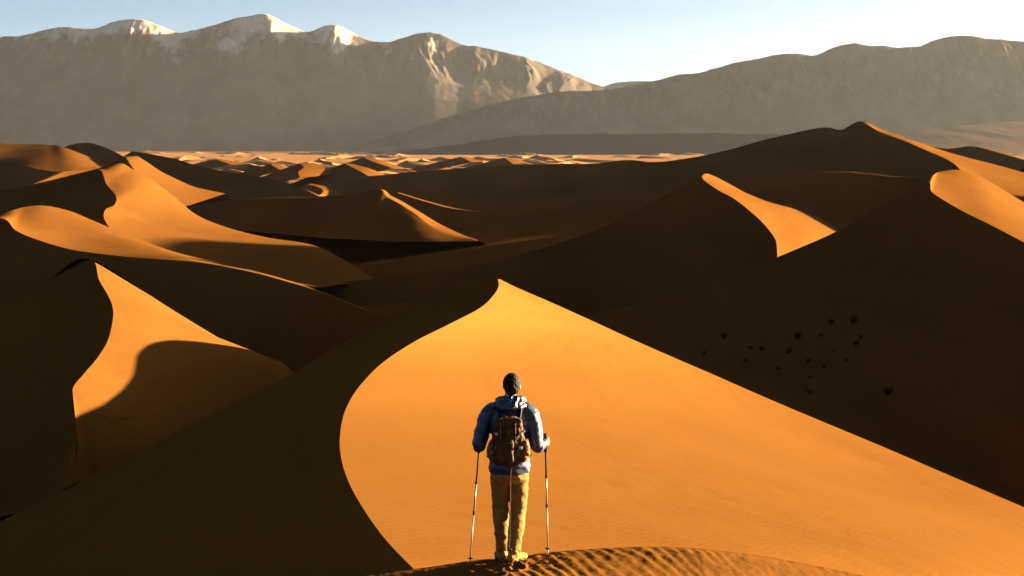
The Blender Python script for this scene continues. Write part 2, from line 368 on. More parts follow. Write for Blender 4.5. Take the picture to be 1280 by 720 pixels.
# ------------------------------------------------------------------ mountains
def rock_material():
    m, n, b = new_mat("mountain_rock"); L = n.links.new
    geo = n.nodes.new("ShaderNodeNewGeometry")
    sep = n.nodes.new("ShaderNodeSeparateXYZ"); L(geo.outputs["Position"], sep.inputs[0])
    nz = n.nodes.new("ShaderNodeTexNoise"); nz.inputs["Scale"].default_value = 0.004; nz.inputs["Detail"].default_value = 9
    nz.inputs["Roughness"].default_value = 0.62
    mp = n.nodes.new("ShaderNodeMapping"); mp.inputs["Scale"].default_value = (1.0, 0.5, 0.7)
    L(geo.outputs["Position"], mp.inputs[0]); L(mp.outputs[0], nz.inputs[0])
    rk = n.nodes.new("ShaderNodeValToRGB")
    rk.color_ramp.elements[0].position = 0.35; rk.color_ramp.elements[0].color = (0.05, 0.042, 0.036, 1)
    rk.color_ramp.elements[1].position = 0.7; rk.color_ramp.elements[1].color = (0.12, 0.10, 0.082, 1)
    L(nz.outputs[0], rk.inputs[0])
    # snow: above about 560 m, patchy, only on the tall range
    mr = n.nodes.new("ShaderNodeMapRange"); mr.inputs[1].default_value = 480; mr.inputs[2].default_value = 1150
    L(sep.outputs[2], mr.inputs[0])
    ad = n.nodes.new("ShaderNodeMath"); ad.operation = 'MULTIPLY_ADD'; ad.inputs[1].default_value = 0.42
    L(mr.outputs[0], ad.inputs[0]); L(nz.outputs[0], ad.inputs[2])
    cr = n.nodes.new("ShaderNodeValToRGB")
    cr.color_ramp.elements[0].position = 0.73; cr.color_ramp.elements[0].color = (0, 0, 0, 1)
    cr.color_ramp.elements[1].position = 0.84; cr.color_ramp.elements[1].color = (1, 1, 1, 1)
    L(ad.outputs[0], cr.inputs[0])
    mix = n.nodes.new("ShaderNodeMix"); mix.data_type = 'RGBA'
    L(cr.outputs[0], mix.inputs[0]); L(rk.outputs[0], mix.inputs[6]); mix.inputs[7].default_value = (0.36, 0.35, 0.33, 1)
    L(mix.outputs[2], b.inputs["Base Color"]); b.inputs["Roughness"].default_value = 0.95
    b.inputs["Specular IOR Level"].default_value = 0.0
    return m
ROCK = rock_material()

def ridge_range(name, prof, Yr, depth, back, mat, spur=0.0, seed=0, nx=900, ny=160, lo=0.35, wl=420, xpad=0):
    xs_px = np.array([p[0] for p in prof], float); ys_px = np.array([p[1] for p in prof], float)
    px = np.linspace(xs_px[0], xs_px[-1], nx)
    pts = np.array([P(a, b, Yr) for a, b in zip(px, np.interp(px, xs_px, ys_px))])
    H = pts[:, 2] - BASE + 1.0
    k = np.hanning(23); k /= k.sum(); Hs = np.convolve(np.pad(H, 11, 'edge'), k, 'valid') + 5.0 * fbm(pts[:, 0] / 90.0, pts[:, 0] * 0 + seed, 4, seed + 6)
    X0 = pts[:, 0]
    t = np.concatenate([np.linspace(0, 1, ny), 1 + np.linspace(0, 1, 30)[1:]])
    T, X = np.meshgrid(t, X0, indexing='ij')
    Hh = np.broadcast_to(Hs, X.shape)
    wob = 0.02 * depth * fbm(X / (wl * 5), T * 0.6, 2, seed + 2) * np.sin(np.clip(T, 0, 1) * math.pi)
    Yv = np.where(T <= 1, Yr - depth * (1 - T), Yr + back * (T - 1)) + wob
    s = np.where(T <= 1, T, 2 - T)
    s2 = np.clip(s, 0, 1) ** 1.12
    Z = Hh * s2
    u = fbm(X / wl + 0.5 * fbm(X / wl, T * 3, 3, seed + 9), T * depth / (wl * 3.2), 5, seed, 0.55)
    rid = 1 - np.abs(2 * u) * 1.6
    w = np.clip((s - lo) / 0.3, 0, 1) * (1 - np.clip((s - 0.82) / 0.18, 0, 1))
    Z = Z + spur * w * (rid - 0.55) * np.clip(Hh / 600, 0.25, 1.3)
    Z = Z + spur * 0.32 * w * (0.5 - np.abs(fbm(X / 95, Yv / 300, 4, seed + 4, 0.6))) + spur * 0.05 * np.clip((s - 0.2) / 0.3, 0, 1) * fbm(X / 45, Yv / 45, 4, seed + 14, 0.6)
    Z = Z - 1.0 + BASE
    return grid_obj(name, [np.stack([X, Yv, Z], -1)], mat)

tall = [(-260,70),(-120,52),(-40,48),(0,45.5),(22,45),(40,42),(60,36),(80,33),(100,35),(120,36.5),(130,31),(145,26),(165,23),(178,24),(190,28),(208,36),(225,41.5),(240,38),(260,34),
        (280,27),(300,21),(315,20),(328,15.5),(336,18),(345,23),(365,33),(385,42),(395,36),(410,31),(422,31),(432,35),(445,43),(458,51),(475,52),(490,52.5),(505,47),(520,42),(540,39.5),
        (555,44),(568,51),(580,57.5),(595,57),(612,61),(630,65),(645,69),(660,72),(680,80),(700,88),(720,95),(740,104),(757,110),(780,113),(850,118),(950,125)]
midh = [(700,118),(745,111),(770,103),(790,101.5),(815,101),(840,105),(900,112),(1000,120)]
right = [(420,189),(480,172),(540,152),(600,134),(650,122),(700,114),(757,113),(790,107),(820,101),(850,93),(880,90),(900,84),(920,78),(945,74),(960,70),(985,67),(1000,67),(1012,71),(1020,70),(1035,62),
         (1055,56),(1070,53),(1080,56),(1092,58),(1110,57),(1120,61),(1135,58),(1150,59),(1160,54),(1180,46),(1200,44),(1215,44),(1230,48),(1250,49),(1280,52),(1340,60),(1420,54),(1500,66),(1600,80)]
ridge_range("mountain", tall, 13000, 1500, 2500, ROCK, spur=78, seed=1, wl=340, lo=0.62)
ridge_range("mountain", midh, 15500, 1500, 1500, ROCK, spur=60, seed=5, nx=300)
ridge_range("mountain", right, 10500, 1050, 2000, ROCK, spur=65, seed=3, wl=240, lo=0.5)
hill_m, _, hb = new_mat("dry_hill_earth"); hb.inputs["Base Color"].default_value = (0.075, 0.052, 0.034, 1); hb.inputs["Roughness"].default_value = 1
fan = [(380,191),(470,190),(530,186),(560,182),(590,177.5),(620,172.5),(660,168.5),(700,167.5),(800,167),(900,166.5),(960,167.5),(1030,171),(1100,180),(1160,187),(1220,192)]
ridge_range("hill", fan, 6200, 110, 900, hill_m, spur=0, seed=8, wl=260, lo=0.1, ny=60)

apron_m, _, ab = new_mat("pale_fan_gravel"); ab.inputs["Base Color"].default_value = (0.10, 0.060, 0.034, 1); ab.inputs["Roughness"].default_value = 1
apron = [(980,190),(1040,182),(1090,172),(1140,164),(1200,157),(1260,152),(1340,148),(1450,146),(1600,150)]
ridge_range("hill", apron, 9400, 2800, 700, apron_m, spur=9, seed=12, wl=330, lo=0.05, ny=140)

# ------------------------------------------------------------------ haze
def build_haze():
    m = bpy.data.materials.new("haze_air"); m.use_nodes = True; n = m.node_tree; n.nodes.clear()
    v = n.nodes.new("ShaderNodeVolumePrincipled"); o = n.nodes.new("ShaderNodeOutputMaterial")
    v.inputs["Color"].default_value = (0.68, 0.75, 0.93, 1)
    v.inputs["Density"].default_value = 0.5e-5; v.inputs["Anisotropy"].default_value = 0.35
    n.links.new(v.outputs[0], o.inputs["Volume"])
    x0, x1, y0, y1, z0, z1 = -20500, 20500, -20500, 20500, BASE - 40, 1350
    vs = [(x, y, z) for x in (x0, x1) for y in (y0, y1) for z in (z0, z1)]
    fs = [(0,1,3,2),(4,6,7,5),(0,4,5,1),(2,3,7,6),(0,2,6,4),(1,5,7,3)]
    mesh_obj("haze", vs, fs, m, smooth=False, kind="stuff")
build_haze()

# ------------------------------------------------------------------ shrubs on the shaded right slope
def leaf_mat():
    m, n, b = new_mat("shrub_leaves"); b.inputs["Base Color"].default_value = (0.036, 0.020, 0.009, 1); b.inputs["Roughness"].default_value = 1.0; b.inputs["Specular IOR Level"].default_value = 0.0
    return m
LEAF = leaf_mat()
def shrub_mesh(seed, sc):
    r = random.Random(seed); bm = bmesh.new()
    for k in range(26):                         # wiry stems fanning out of the sand
        a = r.uniform(0, 6.283); lean = r.uniform(0.2, 1.1); L_ = sc * r.uniform(0.5, 1.0)
        d = Vector((math.cos(a) * lean, math.sin(a) * lean, 1)).normalized()
        p = Vector((r.uniform(-.12, .12) * sc, r.uniform(-.12, .12) * sc, -0.05))
        for q in range(4):
            e = p + (d + Vector((r.uniform(-.3, .3), r.uniform(-.3, .3), 0))) * L_ / 4
            w = Vector((-d.y, d.x, 0)).normalized() * 0.02 * sc
            bm.faces.new([bm.verts.new(p - w), bm.verts.new(p + w), bm.verts.new(e + w), bm.verts.new(e - w)])
            for _ in range(7):
                c = e + Vector((r.uniform(-1, 1), r.uniform(-1, 1), r.uniform(-1, 1))) * 0.14 * sc
                u = Vector((r.uniform(-1, 1), r.uniform(-1, 1), r.uniform(-1, 1))).normalized() * 0.05 * sc; v = u.orthogonal().normalized() * 0.03 * sc
                bm.faces.new([bm.verts.new(c - u), bm.verts.new(c + v), bm.verts.new(c + u), bm.verts.new(c - v)])
            p = e
    me = bpy.data.meshes.new("shrub"); bm.to_mesh(me); bm.free(); me.materials.append(LEAF); return me
_dg = bpy.context.evaluated_depsgraph_get(); _dg.update()
spots = [(905,423,1.5),(997,423,1.6),(1040,405,1.3),(1067,404,1.7),(985,442,1.4),(1010,453,1.1),(973,462,0.9),(1070,431,1.2),(1012,492,1.1),(1110,493,1.7),
         (938,436,1.0),(952,438,1.2),(880,443,0.9),(1026,421,1.0),(1058,452,0.8),(932,452,0.9),(1030,460,0.9),(1013,473,0.8),(1076,423,0.9),(1042,440,0.7)]
names_ = {0: "broad dark shrub at the left end of the scattered shrubs on the shaded slope", 9: "dark shrub standing alone at the right end of the shaded slope's shrubs",
          3: "large dark shrub, the highest one on the shaded slope", 8: "small dark shrub lowest down on the shaded slope"}
for k, (sx, sy, sc) in enumerate(spots):
    d = Vector(P(sx, sy, 1.0)).normalized()
    ok, loc, nrm, idx, ob, mtx = scene.ray_cast(_dg, Vector((0, 0, 0)) + d * 112 / d.y, d)
    if not ok or ob.name == "haze": continue
    o = bpy.data.objects.new("shrub", shrub_mesh(k, sc * 0.56)); C.objects.link(o); o.location = loc; o["category"] = "shrub"
    o["group"] = "dark shrubs on the shaded right slope"
    o["label"] = names_.get(k, "one of the small dark shrubs scattered over the middle of the shaded right slope")

# ------------------------------------------------------------------ person
def simple_mat(name, col, rough=0.8, metallic=0.0, var=0.25, vscale=14, bump=0.0, bscale=60, sheen=0.0):
    m, n, b = new_mat(name); L = n.links.new
    tc = n.nodes.new("ShaderNodeTexCoord")
    nz = n.nodes.new("ShaderNodeTexNoise"); nz.inputs["Scale"].default_value = vscale; nz.inputs["Detail"].default_value = 5
    L(tc.outputs["Object"], nz.inputs[0])
    cr = n.nodes.new("ShaderNodeValToRGB")
    cr.color_ramp.elements[0].position = 0.3; cr.color_ramp.elements[0].color = tuple(c * (1 - var) for c in col) + (1,)
    cr.color_ramp.elements[1].position = 0.7; cr.color_ramp.elements[1].color = tuple(min(1, c * (1 + var)) for c in col) + (1,)
    L(nz.outputs[0], cr.inputs[0]); L(cr.outputs[0], b.inputs["Base Color"])
    b.inputs["Roughness"].default_value = rough; b.inputs["Metallic"].default_value = metallic
    b.inputs["Sheen Weight"].default_value = sheen
    b.inputs["Specular IOR Level"].default_value = 0.5 if rough < 0.5 else 0.15
    if bump:
        n2 = n.nodes.new("ShaderNodeTexNoise"); n2.inputs["Scale"].default_value = bscale; n2.inputs["Detail"].default_value = 4
        L(tc.outputs["Object"], n2.inputs[0])
        bp = n.nodes.new("ShaderNodeBump"); bp.inputs["Strength"].default_value = bump; bp.inputs["Distance"].default_value = 0.01
        L(n2.outputs[0], bp.inputs["Height"]); L(bp.outputs[0], b.inputs["Normal"])
    return m
M_SKIN = simple_mat("skin", (0.42, 0.25, 0.17), 0.55, var=0.1)
M_HAIR = simple_mat("dark_hair", (0.006, 0.0028, 0.002), 0.75, bump=0.8, bscale=70)
M_JACKET = simple_mat("blue_shell_fabric", (0.007, 0.022, 0.068), 0.46, var=0.2, bump=0.35, bscale=45)
M_TROUSER = simple_mat("khaki_cotton", (0.19, 0.10, 0.026), 0.9, var=0.2, bump=0.4, bscale=50)
M_BOOT = simple_mat("tan_leather", (0.24, 0.135, 0.035), 0.9, var=0.3, bump=0.3)
M_SOLE = simple_mat("dark_rubber", (0.03, 0.026, 0.022), 0.8)
M_PACK = simple_mat("brown_canvas", (0.048, 0.023, 0.009), 0.75, var=0.3, bump=0.4, bscale=80)
M_PACK2 = simple_mat("amber_canvas", (0.15, 0.065, 0.016), 0.7, var=0.3, bump=0.4, bscale=80)
M_STRAP = simple_mat("black_webbing", (0.018, 0.016, 0.015), 0.8)
M_BUCKLE = simple_mat("pale_buckle_plastic", (0.35, 0.33, 0.30), 0.4)
M_POLE = simple_mat("grey_alloy", (0.20, 0.18, 0.17), 0.45, metallic=0.3, var=0.05)
M_GRIP = simple_mat("black_cork_grip", (0.03, 0.022, 0.018), 0.85)
M_SOCK = simple_mat("grey_wool", (0.12, 0.11, 0.10), 0.95)

def V3(*a): return Vector(a)
def tube(bm, pts, rad, seg=16, cap=True, up=None):
    """lofted elliptical tube; pts list of (x,y,z); rad list of r or (ra, rb) where ra is across `up`"""
    pts = [Vector(p) for p in pts]; n = len(pts); rings = []
    for i, p in enumerate(pts):
        d = (pts[min(i + 1, n - 1)] - pts[max(i - 1, 0)]).normalized()
        u = Vector(up) if up else (Vector((0, 1, 0)) if abs(d.y) < 0.8 else Vector((1, 0, 0)))
        a = d.cross(u).normalized(); b = a.cross(d).normalized()
        r = rad[i]; ra, rb = (r, r) if isinstance(r, (int, float)) else r
        rings.append([bm.verts.new(p + a * ra * math.cos(2 * math.pi * k / seg) + b * rb * math.sin(2 * math.pi * k / seg)) for k in range(seg)])
    for i in range(n - 1):
        for k in range(seg):
            bm.faces.new((rings[i][k], rings[i][(k + 1) % seg], rings[i + 1][(k + 1) % seg], rings[i + 1][k]))
    if cap:
        for ring, s in ((rings[0], -1), (rings[-1], 1)):
            bm.faces.new(ring if s > 0 else list(reversed(ring)))
    return rings

def spl(pts, rad, n=16):
    """smooth a short list of points and radii"""
    q = [tuple(p) + ((r, r) if isinstance(r, (int, float)) else tuple(r)) for p, r in zip(pts, rad)]
    c = catmull(q, n)
    return [tuple(v[:3]) for v in c], [(max(0.002, v[3]), max(0.002, v[4])) for v in c]

def ball(bm, c, r, seg=18):
    m = Matrix.Translation(Vector(c)) @ Matrix.Diagonal((r[0], r[1], r[2], 1))
    bmesh.ops.create_uvsphere(bm, u_segments=seg, v_segments=seg // 2 + 2, radius=1.0, matrix=m)

def boxy(bm, c, s, bev=0.02, seg=3, rot=None, taper=None):
    r = bmesh.ops.create_cube(bm, size=1.0)
    vs = r['verts']
    for v in vs:
        v.co = Vector((v.co.x * s[0], v.co.y * s[1], v.co.z * s[2]))
        if taper and v.co.z > 0: v.co.x *= taper; v.co.y *= taper
    if bev:
        es = list({e for v in vs for e in v.link_edges})
        out = bmesh.ops.bevel(bm, geom=es, offset=bev, segments=seg, affect='EDGES', profile=0.6)
        vs = list({v for f in out['faces'] for v in f.verts} | {v for v in vs if v.is_valid})
    M = (rot.to_4x4() if rot else Matrix.Identity(4))
    for v in vs: v.co = (M @ v.co) + Vector(c)

_bake = bpy.data.scenes.new('bake')
def finish(name, bm, mat, parent=None, voxel=None, smooth_it=4, wr=0.0, wscale=(9, 9, 5), wseed=0.0, shade=True, sub=0):
    bmesh.ops.recalc_face_normals(bm, faces=bm.faces)
    me = bpy.data.meshes.new(name); bm.to_mesh(me); bm.free()
    o = bpy.data.objects.new(name, me); _bake.collection.objects.link(o)
    if voxel:
        r = o.modifiers.new("remesh", 'REMESH'); r.mode = 'VOXEL'; r.voxel_size = voxel
        if smooth_it:
            sm = o.modifiers.new("smooth", 'SMOOTH'); sm.factor = 0.5; sm.iterations = smooth_it
    if sub:
        ss = o.modifiers.new("sub", 'SUBSURF'); ss.levels = sub; ss.render_levels = sub
    if voxel or sub:
        _bake.view_layers[0].update(); dg = _bake.view_layers[0].depsgraph; dg.update()
        me2 = bpy.data.meshes.new_from_object(o.evaluated_get(dg)); o.modifiers.clear(); o.data = me2; bpy.data.meshes.remove(me); me = me2
        me.name = name
    _bake.collection.objects.unlink(o); C.objects.link(o)
    if wr:
        nv_ = len(me.vertices); co = np.empty(nv_ * 3, np.float32); no = np.empty(nv_ * 3, np.float32)
        me.vertices.foreach_get("co", co); me.vertex_normals.foreach_get("vector", no)
        co = co.reshape(-1, 3); no = no.reshape(-1, 3); out = co.copy()
        for k in range(nv_):
            q = Vector((co[k, 0] * wscale[0] + wseed, co[k, 1] * wscale[1], co[k, 2] * wscale[2]))
            n1 = noise.noise(q + Vector((0.7 * noise.noise(q * 0.8), 0.7 * noise.noise(q * 0.8 + Vector((5, 5, 5))), 0)))
            out[k] = co[k] + no[k] * wr * ((1 - abs(n1) * 2.6) * 0.8 - 0.25 + 0.5 * noise.noise(q * 2.7))
        me.vertices.foreach_set("co", out.ravel()); me.update()
    me.polygons.foreach_set("use_smooth", [shade] * len(me.polygons))
    me.materials.clear(); me.materials.append(mat)
    if parent: o.parent = parent
    return o

def thing(name, label, cat, loc=(0, 0, 0), group=None):
    o = bpy.data.objects.new(name, None); C.objects.link(o)
    o.location = loc; o["label"] = label; o["category"] = cat; o.empty_display_size = 0.1
    if group: o["group"] = group
    return o

PX0, PY0 = P(637, 698, 14.93)[0], 14.90
def gz(x, y): return float(fg_height(np.array([x]), np.array([y]))[0])
PZ0 = gz(PX0, PY0) - 0.02
def rel(x, y, z): return (PX0 + x, PY0 + y, PZ0 + z)

person = thing("person", "person seen from behind in blue hooded jacket and khaki trousers, standing on rippled sand crest", "person", (PX0, PY0, PZ0))

# joints (person frame: x right, y away from the camera, z up)
HIP_L, HIP_R = (-0.085, 0.02, 0.90), (0.085, 0.0, 0.90)
KNEE_L, KNEE_R = (-0.088, 0.15, 0.50), (0.082, 0.10, 0.50)
gl = gz(PX0 - 0.07, PY0 + 0.24) - PZ0 - 0.02; gr = gz(PX0 + 0.04, PY0 - 0.06) - PZ0 - 0.02
ANK_L, ANK_R = (-0.068, 0.19, gl + 0.112), (0.038, -0.09, gr + 0.112)
SH_L, SH_R = (-0.185, 0.0, 1.445), (0.185, 0.0, 1.445)
EL_L, EL_R = (-0.275, -0.06, 1.165), (0.245, -0.06, 1.165)
WR_L, WR_R = (-0.300, 0.17, 1.100), (0.318, 0.13, 1.115)
HD_L, HD_R = (-0.300, 0.26, 1.11), (0.355, 0.205, 1.125)

def hand(bm, wrist, palm, side):
    """palm and five fingers wrapped round an upright grip; side -1 left, +1 right"""
    w = Vector(wrist); p = Vector(palm)
    grip = p + Vector((side * -0.012, 0.022, 0))
    pts, rad = spl([w, w.lerp(p, 0.45), p + Vector((0, -0.02, 0)), p + Vector((side * 0.012, 0.022, 0))],
                   [(0.027, 0.021), (0.030, 0.023), (0.040, 0.019), (0.036, 0.016)], 8)
    tube(bm, pts, rad, 12)
    for k, (dz, ln) in enumerate(((0.031, 0.95), (0.010, 1.03), (-0.011, 0.97), (-0.030, 0.8))):
        c = Vector((grip.x, grip.y, grip.z + dz))
        R = 0.027
        fp = []
        for a in (-10, 35, 80, 125, 165):                # curls round the front of the grip
            t = math.radians(a) * ln
            fp.append(c + Vector((side * R * math.cos(t) * 1.05, R * math.sin(t) * 1.05 + 0.004, -0.002 * a / 60)))
        q, r = spl(fp, [0.0095, 0.0092, 0.0088, 0.0082, 0.0068], 12)
        tube(bm, q, r, 8)
    tp = [p + Vector((side * -0.006, -0.028, 0.012)), p + Vector((side * -0.030, -0.012, 0.026)), p + Vector((side * -0.043, 0.010, 0.034)), p + Vector((side * -0.040, 0.032, 0.036))]
    q, r = spl(tp, [0.013, 0.0115, 0.0105, 0.008], 8); tube(bm, q, r, 8)
    return grip

# body: one continuous skin surface
bm = bmesh.new()
pts, rad = spl([(0, 0.01, 0.86), (0, 0.0, 0.98), (0, -0.005, 1.14), (0, -0.01, 1.32), (0, -0.005, 1.43), (0, 0.0, 1.49)],
               [(0.155, 0.10), (0.155, 0.105), (0.135, 0.09), (0.17, 0.11), (0.165, 0.085), (0.07, 0.06)], 18)
tube(bm, pts, rad, 24)
pts, rad = spl([(0, 0.0, 1.46), (0.003, 0.012, 1.54), (0.010, 0.022, 1.62)], [0.062, 0.055, 0.056], 8); tube(bm, pts, rad, 18)
HC = Vector((0.020, 0.030, 1.700))
ball(bm, HC, (0.074, 0.093, 0.098), 26)
ball(bm, HC + Vector((0.004, 0.040, -0.055)), (0.054, 0.056, 0.058), 20)      # jaw and chin
TURN = Matrix.Rotation(math.radians(-14), 3, 'Z')                                # looks slightly to the right
def hp(x, y, z): return HC + TURN @ Vector((x, y, z))
q, r = spl([hp(0, 0.085, 0.012), hp(0, 0.104, -0.012), hp(0, 0.100, -0.026)], [0.007, 0.011, 0.012], 6); tube(bm, q, r, 10)   # nose
for s in (-1, 1):
    ball(bm, hp(s * 0.033, 0.083, 0.006), (0.014, 0.008, 0.010), 10)             # eyes
    ball(bm, hp(s * 0.078, 0.004, -0.012), (0.010, 0.020, 0.032), 12)            # ears
ball(bm, hp(0, 0.094, -0.052), (0.024, 0.008, 0.008), 10)                        # mouth
for sh, el, wr_, hd, s in ((SH_L, EL_L, WR_L, HD_L, -1), (SH_R, EL_R, WR_R, HD_R, 1)):
    q, r = spl([Vector(sh) * 0.9 + Vector((0, 0, 0.14)), sh, Vector(sh).lerp(Vector(el), 0.5), el], [0.055, 0.060, 0.050, 0.041], 14); tube(bm, q, r, 16)
    q, r = spl([el, Vector(el).lerp(Vector(wr_), 0.4), wr_], [0.042, 0.042, 0.027], 12); tube(bm, q, r, 14)
    g = hand(bm, wr_, hd, s)
    if s < 0: GRIP_L = g
    else: GRIP_R = g
for hip, kn, an, s in ((HIP_L, KNEE_L, ANK_L, -1), (HIP_R, KNEE_R, ANK_R, 1)):
    q, r = spl([hip, Vector(hip).lerp(Vector(kn), 0.5), kn, Vector(kn).lerp(Vector(an), 0.35) + Vector((0, -0.02, 0)), an], [0.088, 0.074, 0.054, 0.054, 0.036], 20); tube(bm, q, r, 16)
    a = Vector(an); q, r = spl([a + Vector((0, -0.035, -0.055)), a + Vector((0, 0.03, -0.045)), a + Vector((0, 0.11, -0.065)), a + Vector((0, 0.16, -0.075))], [0.032, 0.038, 0.030, 0.018], 8); tube(bm, q, r, 12)
finish("body", bm, M_SKIN, person, voxel=0.0048, smooth_it=3).location = (0, 0, 0)

# hair: short, dark, with an uneven nape
bm = bmesh.new()
ball(bm, HC + Vector((0, -0.006, 0.016)), (0.084, 0.100, 0.100), 32)
ball(bm, HC + Vector((0.0, -0.034, -0.030)), (0.070, 0.062, 0.066), 24)
geom = [v for v in bm.verts if (TURN.inverted() @ (v.co - HC)).y > 0.055 and (TURN.inverted() @ (v.co - HC)).z < 0.055]
bmesh.ops.delete(bm, geom=geom, context='VERTS')
bmesh.ops.holes_fill(bm, edges=bm.edges)
finish("hair", bm, M_HAIR, person, voxel=0.005, smooth_it=2, wr=0.004, wscale=(38, 38, 22))

# jacket: torso and sleeves in one garment
bm = bmesh.new()
pts, rad = spl([(0.0, 0.015, 0.875), (0.0, 0.012, 0.93), (0.0, 0.008, 1.02), (0, 0.0, 1.16), (0, -0.01, 1.32), (0, -0.005, 1.43), (0, 0.0, 1.50), (0.0, 0.008, 1.55)],
               [(0.190, 0.142), (0.196, 0.150), (0.180, 0.138), (0.168, 0.126), (0.188, 0.132), (0.178, 0.112), (0.105, 0.085), (0.082, 0.078)], 30)
tube(bm, pts, rad, 36)
for sh, el, wr_, s in ((SH_L, EL_L, WR_L, -1), (SH_R, EL_R, WR_R, 1)):
    shv, elv, wv = Vector(sh), Vector(el), Vector(wr_)
    q, r = spl([(s * 0.09, 0, 1.475), shv + Vector((s * 0.0, 0, -0.005)), shv.lerp(elv, 0.5) + Vector((s * 0.018, 0, 0)), elv + Vector((s * 0.008, -0.01, -0.01)),
                elv.lerp(wv, 0.4) + Vector((s * 0.004, 0, -0.014)), elv.lerp(wv, 0.8) + Vector((0, 0, -0.004)), wv + Vector((0, 0.012, 0))],
               [0.072, 0.079, 0.073, 0.068, 0.060, 0.049, 0.040], 36); tube(bm, q, r, 24)
finish("jacket", bm, M_JACKET, person, voxel=0.0075, smooth_it=5, wr=0.009, wscale=(6, 6, 11))
# hood lying on the shoulders
bm = bmesh.new()
q, r = [], []
for k in range(13):
    a = math.radians(-30 + 240 * k / 12)                     # ring round the back of the neck
    w = math.sin(math.radians(180 * k / 12))
    q.append((0.012 - 0.105 * math.cos(a), 0.02 - 0.085 * math.sin(a), 1.548 + 0.012 * w)); r.append((0.030 + 0.018 * w, 0.030 + 0.022 * w))
tube(bm, q, r, 18, up=(0, 0, 1))
ball(bm, (-0.005, -0.085, 1.512), (0.125, 0.066, 0.058), 24)
ball(bm, (-0.105, -0.045, 1.515), (0.075, 0.055, 0.040), 16)
ball(bm, (0.100, -0.045, 1.505), (0.070, 0.055, 0.038), 16)
finish("hood", bm, M_JACKET, person, voxel=0.007, smooth_it=3, wr=0.014, wscale=(13, 13, 17), wseed=3.3)

# trousers: seat and two legs
bm = bmesh.new()
q, r = spl([(0, 0.012, 0.96), (0, 0.01, 0.90), (0, 0.005, 0.82), (0, 0.01, 0.77)], [(0.160, 0.118), (0.168, 0.128), (0.168, 0.125), (0.120, 0.09)], 12); tube(bm, q, r, 28)
for hip, kn, an, s in ((HIP_L, KNEE_L, ANK_L, -1), (HIP_R, KNEE_R, ANK_R, 1)):
    h, k_, a = Vector(hip), Vector(kn), Vector(an)
    q, r = spl([h + Vector((0, 0, -0.02)), h.lerp(k_, 0.35), h.lerp(k_, 0.75), k_, k_.lerp(a, 0.4) + Vector((0, -0.012, 0)), k_.lerp(a, 0.8), a + Vector((0, -0.004, 0.012))],
               [0.098, 0.095, 0.082, 0.077, 0.074, 0.066, 0.064], 34); tube(bm, q, r, 22)
finish("trousers", bm, M_TROUSER, person, voxel=0.0075, smooth_it=4, wr=0.008, wscale=(7, 7, 10), wseed=7.7)

for an, s, g in ((ANK_L, -1, gl), (ANK_R, 1, gr)):
    a = Vector(an); yaw = Matrix.Rotation(math.radians(14 if s < 0 else -32), 3, 'Z')
    bm = bmesh.new()
    pl = [Vector((0, -0.070, -0.048)), Vector((0, -0.040, -0.040)), Vector((0, 0.03, -0.040)), Vector((0, 0.10, -0.056)), Vector((0, 0.170, -0.066)), Vector((0, 0.205, -0.078))]
    q, r = spl(pl, [(0.030, 0.035), (0.042, 0.048), (0.045, 0.052), (0.050, 0.040), (0.047, 0.030), (0.024, 0.014)], 18)
    tube(bm, [a + yaw @ Vector(p) for p in q], r, 20, up=(0, 0, 1))
    q, r = spl([a + Vector((0, -0.010, -0.05)), a + Vector((0, -0.008, 0.0)), a + Vector((0, -0.010, 0.045))], [0.048, 0.049, 0.055], 8); tube(bm, q, r, 20)
    bt = finish("boot", bm, M_BOOT, person, voxel=0.006, smooth_it=3, wr=0.006, wscale=(22, 22, 30), wseed=s * 4)
    bm = bmesh.new()
    oval = []
    for k in range(28):
        t = 2 * math.pi * k / 28
        yy = 0.065 + 0.150 * math.sin(t); xx = (0.043 + 0.012 * math.sin(t)) * math.cos(t)
        oval.append((xx, yy))
    zb, zt = -0.118, -0.086
    lo = [bm.verts.new(a + yaw @ Vector((x, y, zb))) for x, y in oval]; hi = [bm.verts.new(a + yaw @ Vector((x * 1.04, y, zt))) for x, y in oval]
    bm.faces.new(list(reversed(lo))); bm.faces.new(hi)
    for k in range(28): bm.faces.new((lo[k], lo[(k + 1) % 28], hi[(k + 1) % 28], hi[k]))
    so = finish("sole", bm, M_SOLE, None, shade=False); so.parent = bt

# ------------------------------------------------------------------ backpack
pack = thing("backpack", "small brown hiking backpack worn on the back of the blue jacket", "backpack", rel(0, -0.15, 1.0))
def prel(x, y, z): return Vector((x, y + 0.15, z - 1.0))
bm = bmesh.new()
q, r = spl([prel(-0.012, -0.215, 1.005), prel(-0.012, -0.222, 1.03), prel(-0.012, -0.225, 1.16), prel(-0.010, -0.215, 1.30), prel(-0.006, -0.195, 1.40), prel(-0.004, -0.185, 1.435)],
           [(0.100, 0.050), (0.145, 0.078), (0.152, 0.085), (0.140, 0.078), (0.115, 0.060), (0.070, 0.035)], 22)
tube(bm, q, r, 32)
finish("main_bag", bm, M_PACK, pack, voxel=0.0075, smooth_it=3, wr=0.014, wscale=(11, 11, 9), wseed=1.5)
bm = bmesh.new(); boxy(bm, prel(-0.008, -0.225, 1.375), (0.245, 0.155, 0.085), 0.034, 4, Matrix.Rotation(math.radians(-18), 3, 'X'))
lid = finish("lid", bm, M_PACK, pack, voxel=0.0065, smooth_it=3, wr=0.012, wscale=(14, 14, 14), wseed=5.5)
bm = bmesh.new(); boxy(bm, prel(-0.045, -0.308, 1.135), (0.165, 0.062, 0.205), 0.026, 4)
pk = finish("front_pocket", bm, M_PACK, pack, voxel=0.0065, smooth_it=3, wr=0.008, wscale=(14, 14, 10), wseed=9.5)
bm = bmesh.new()
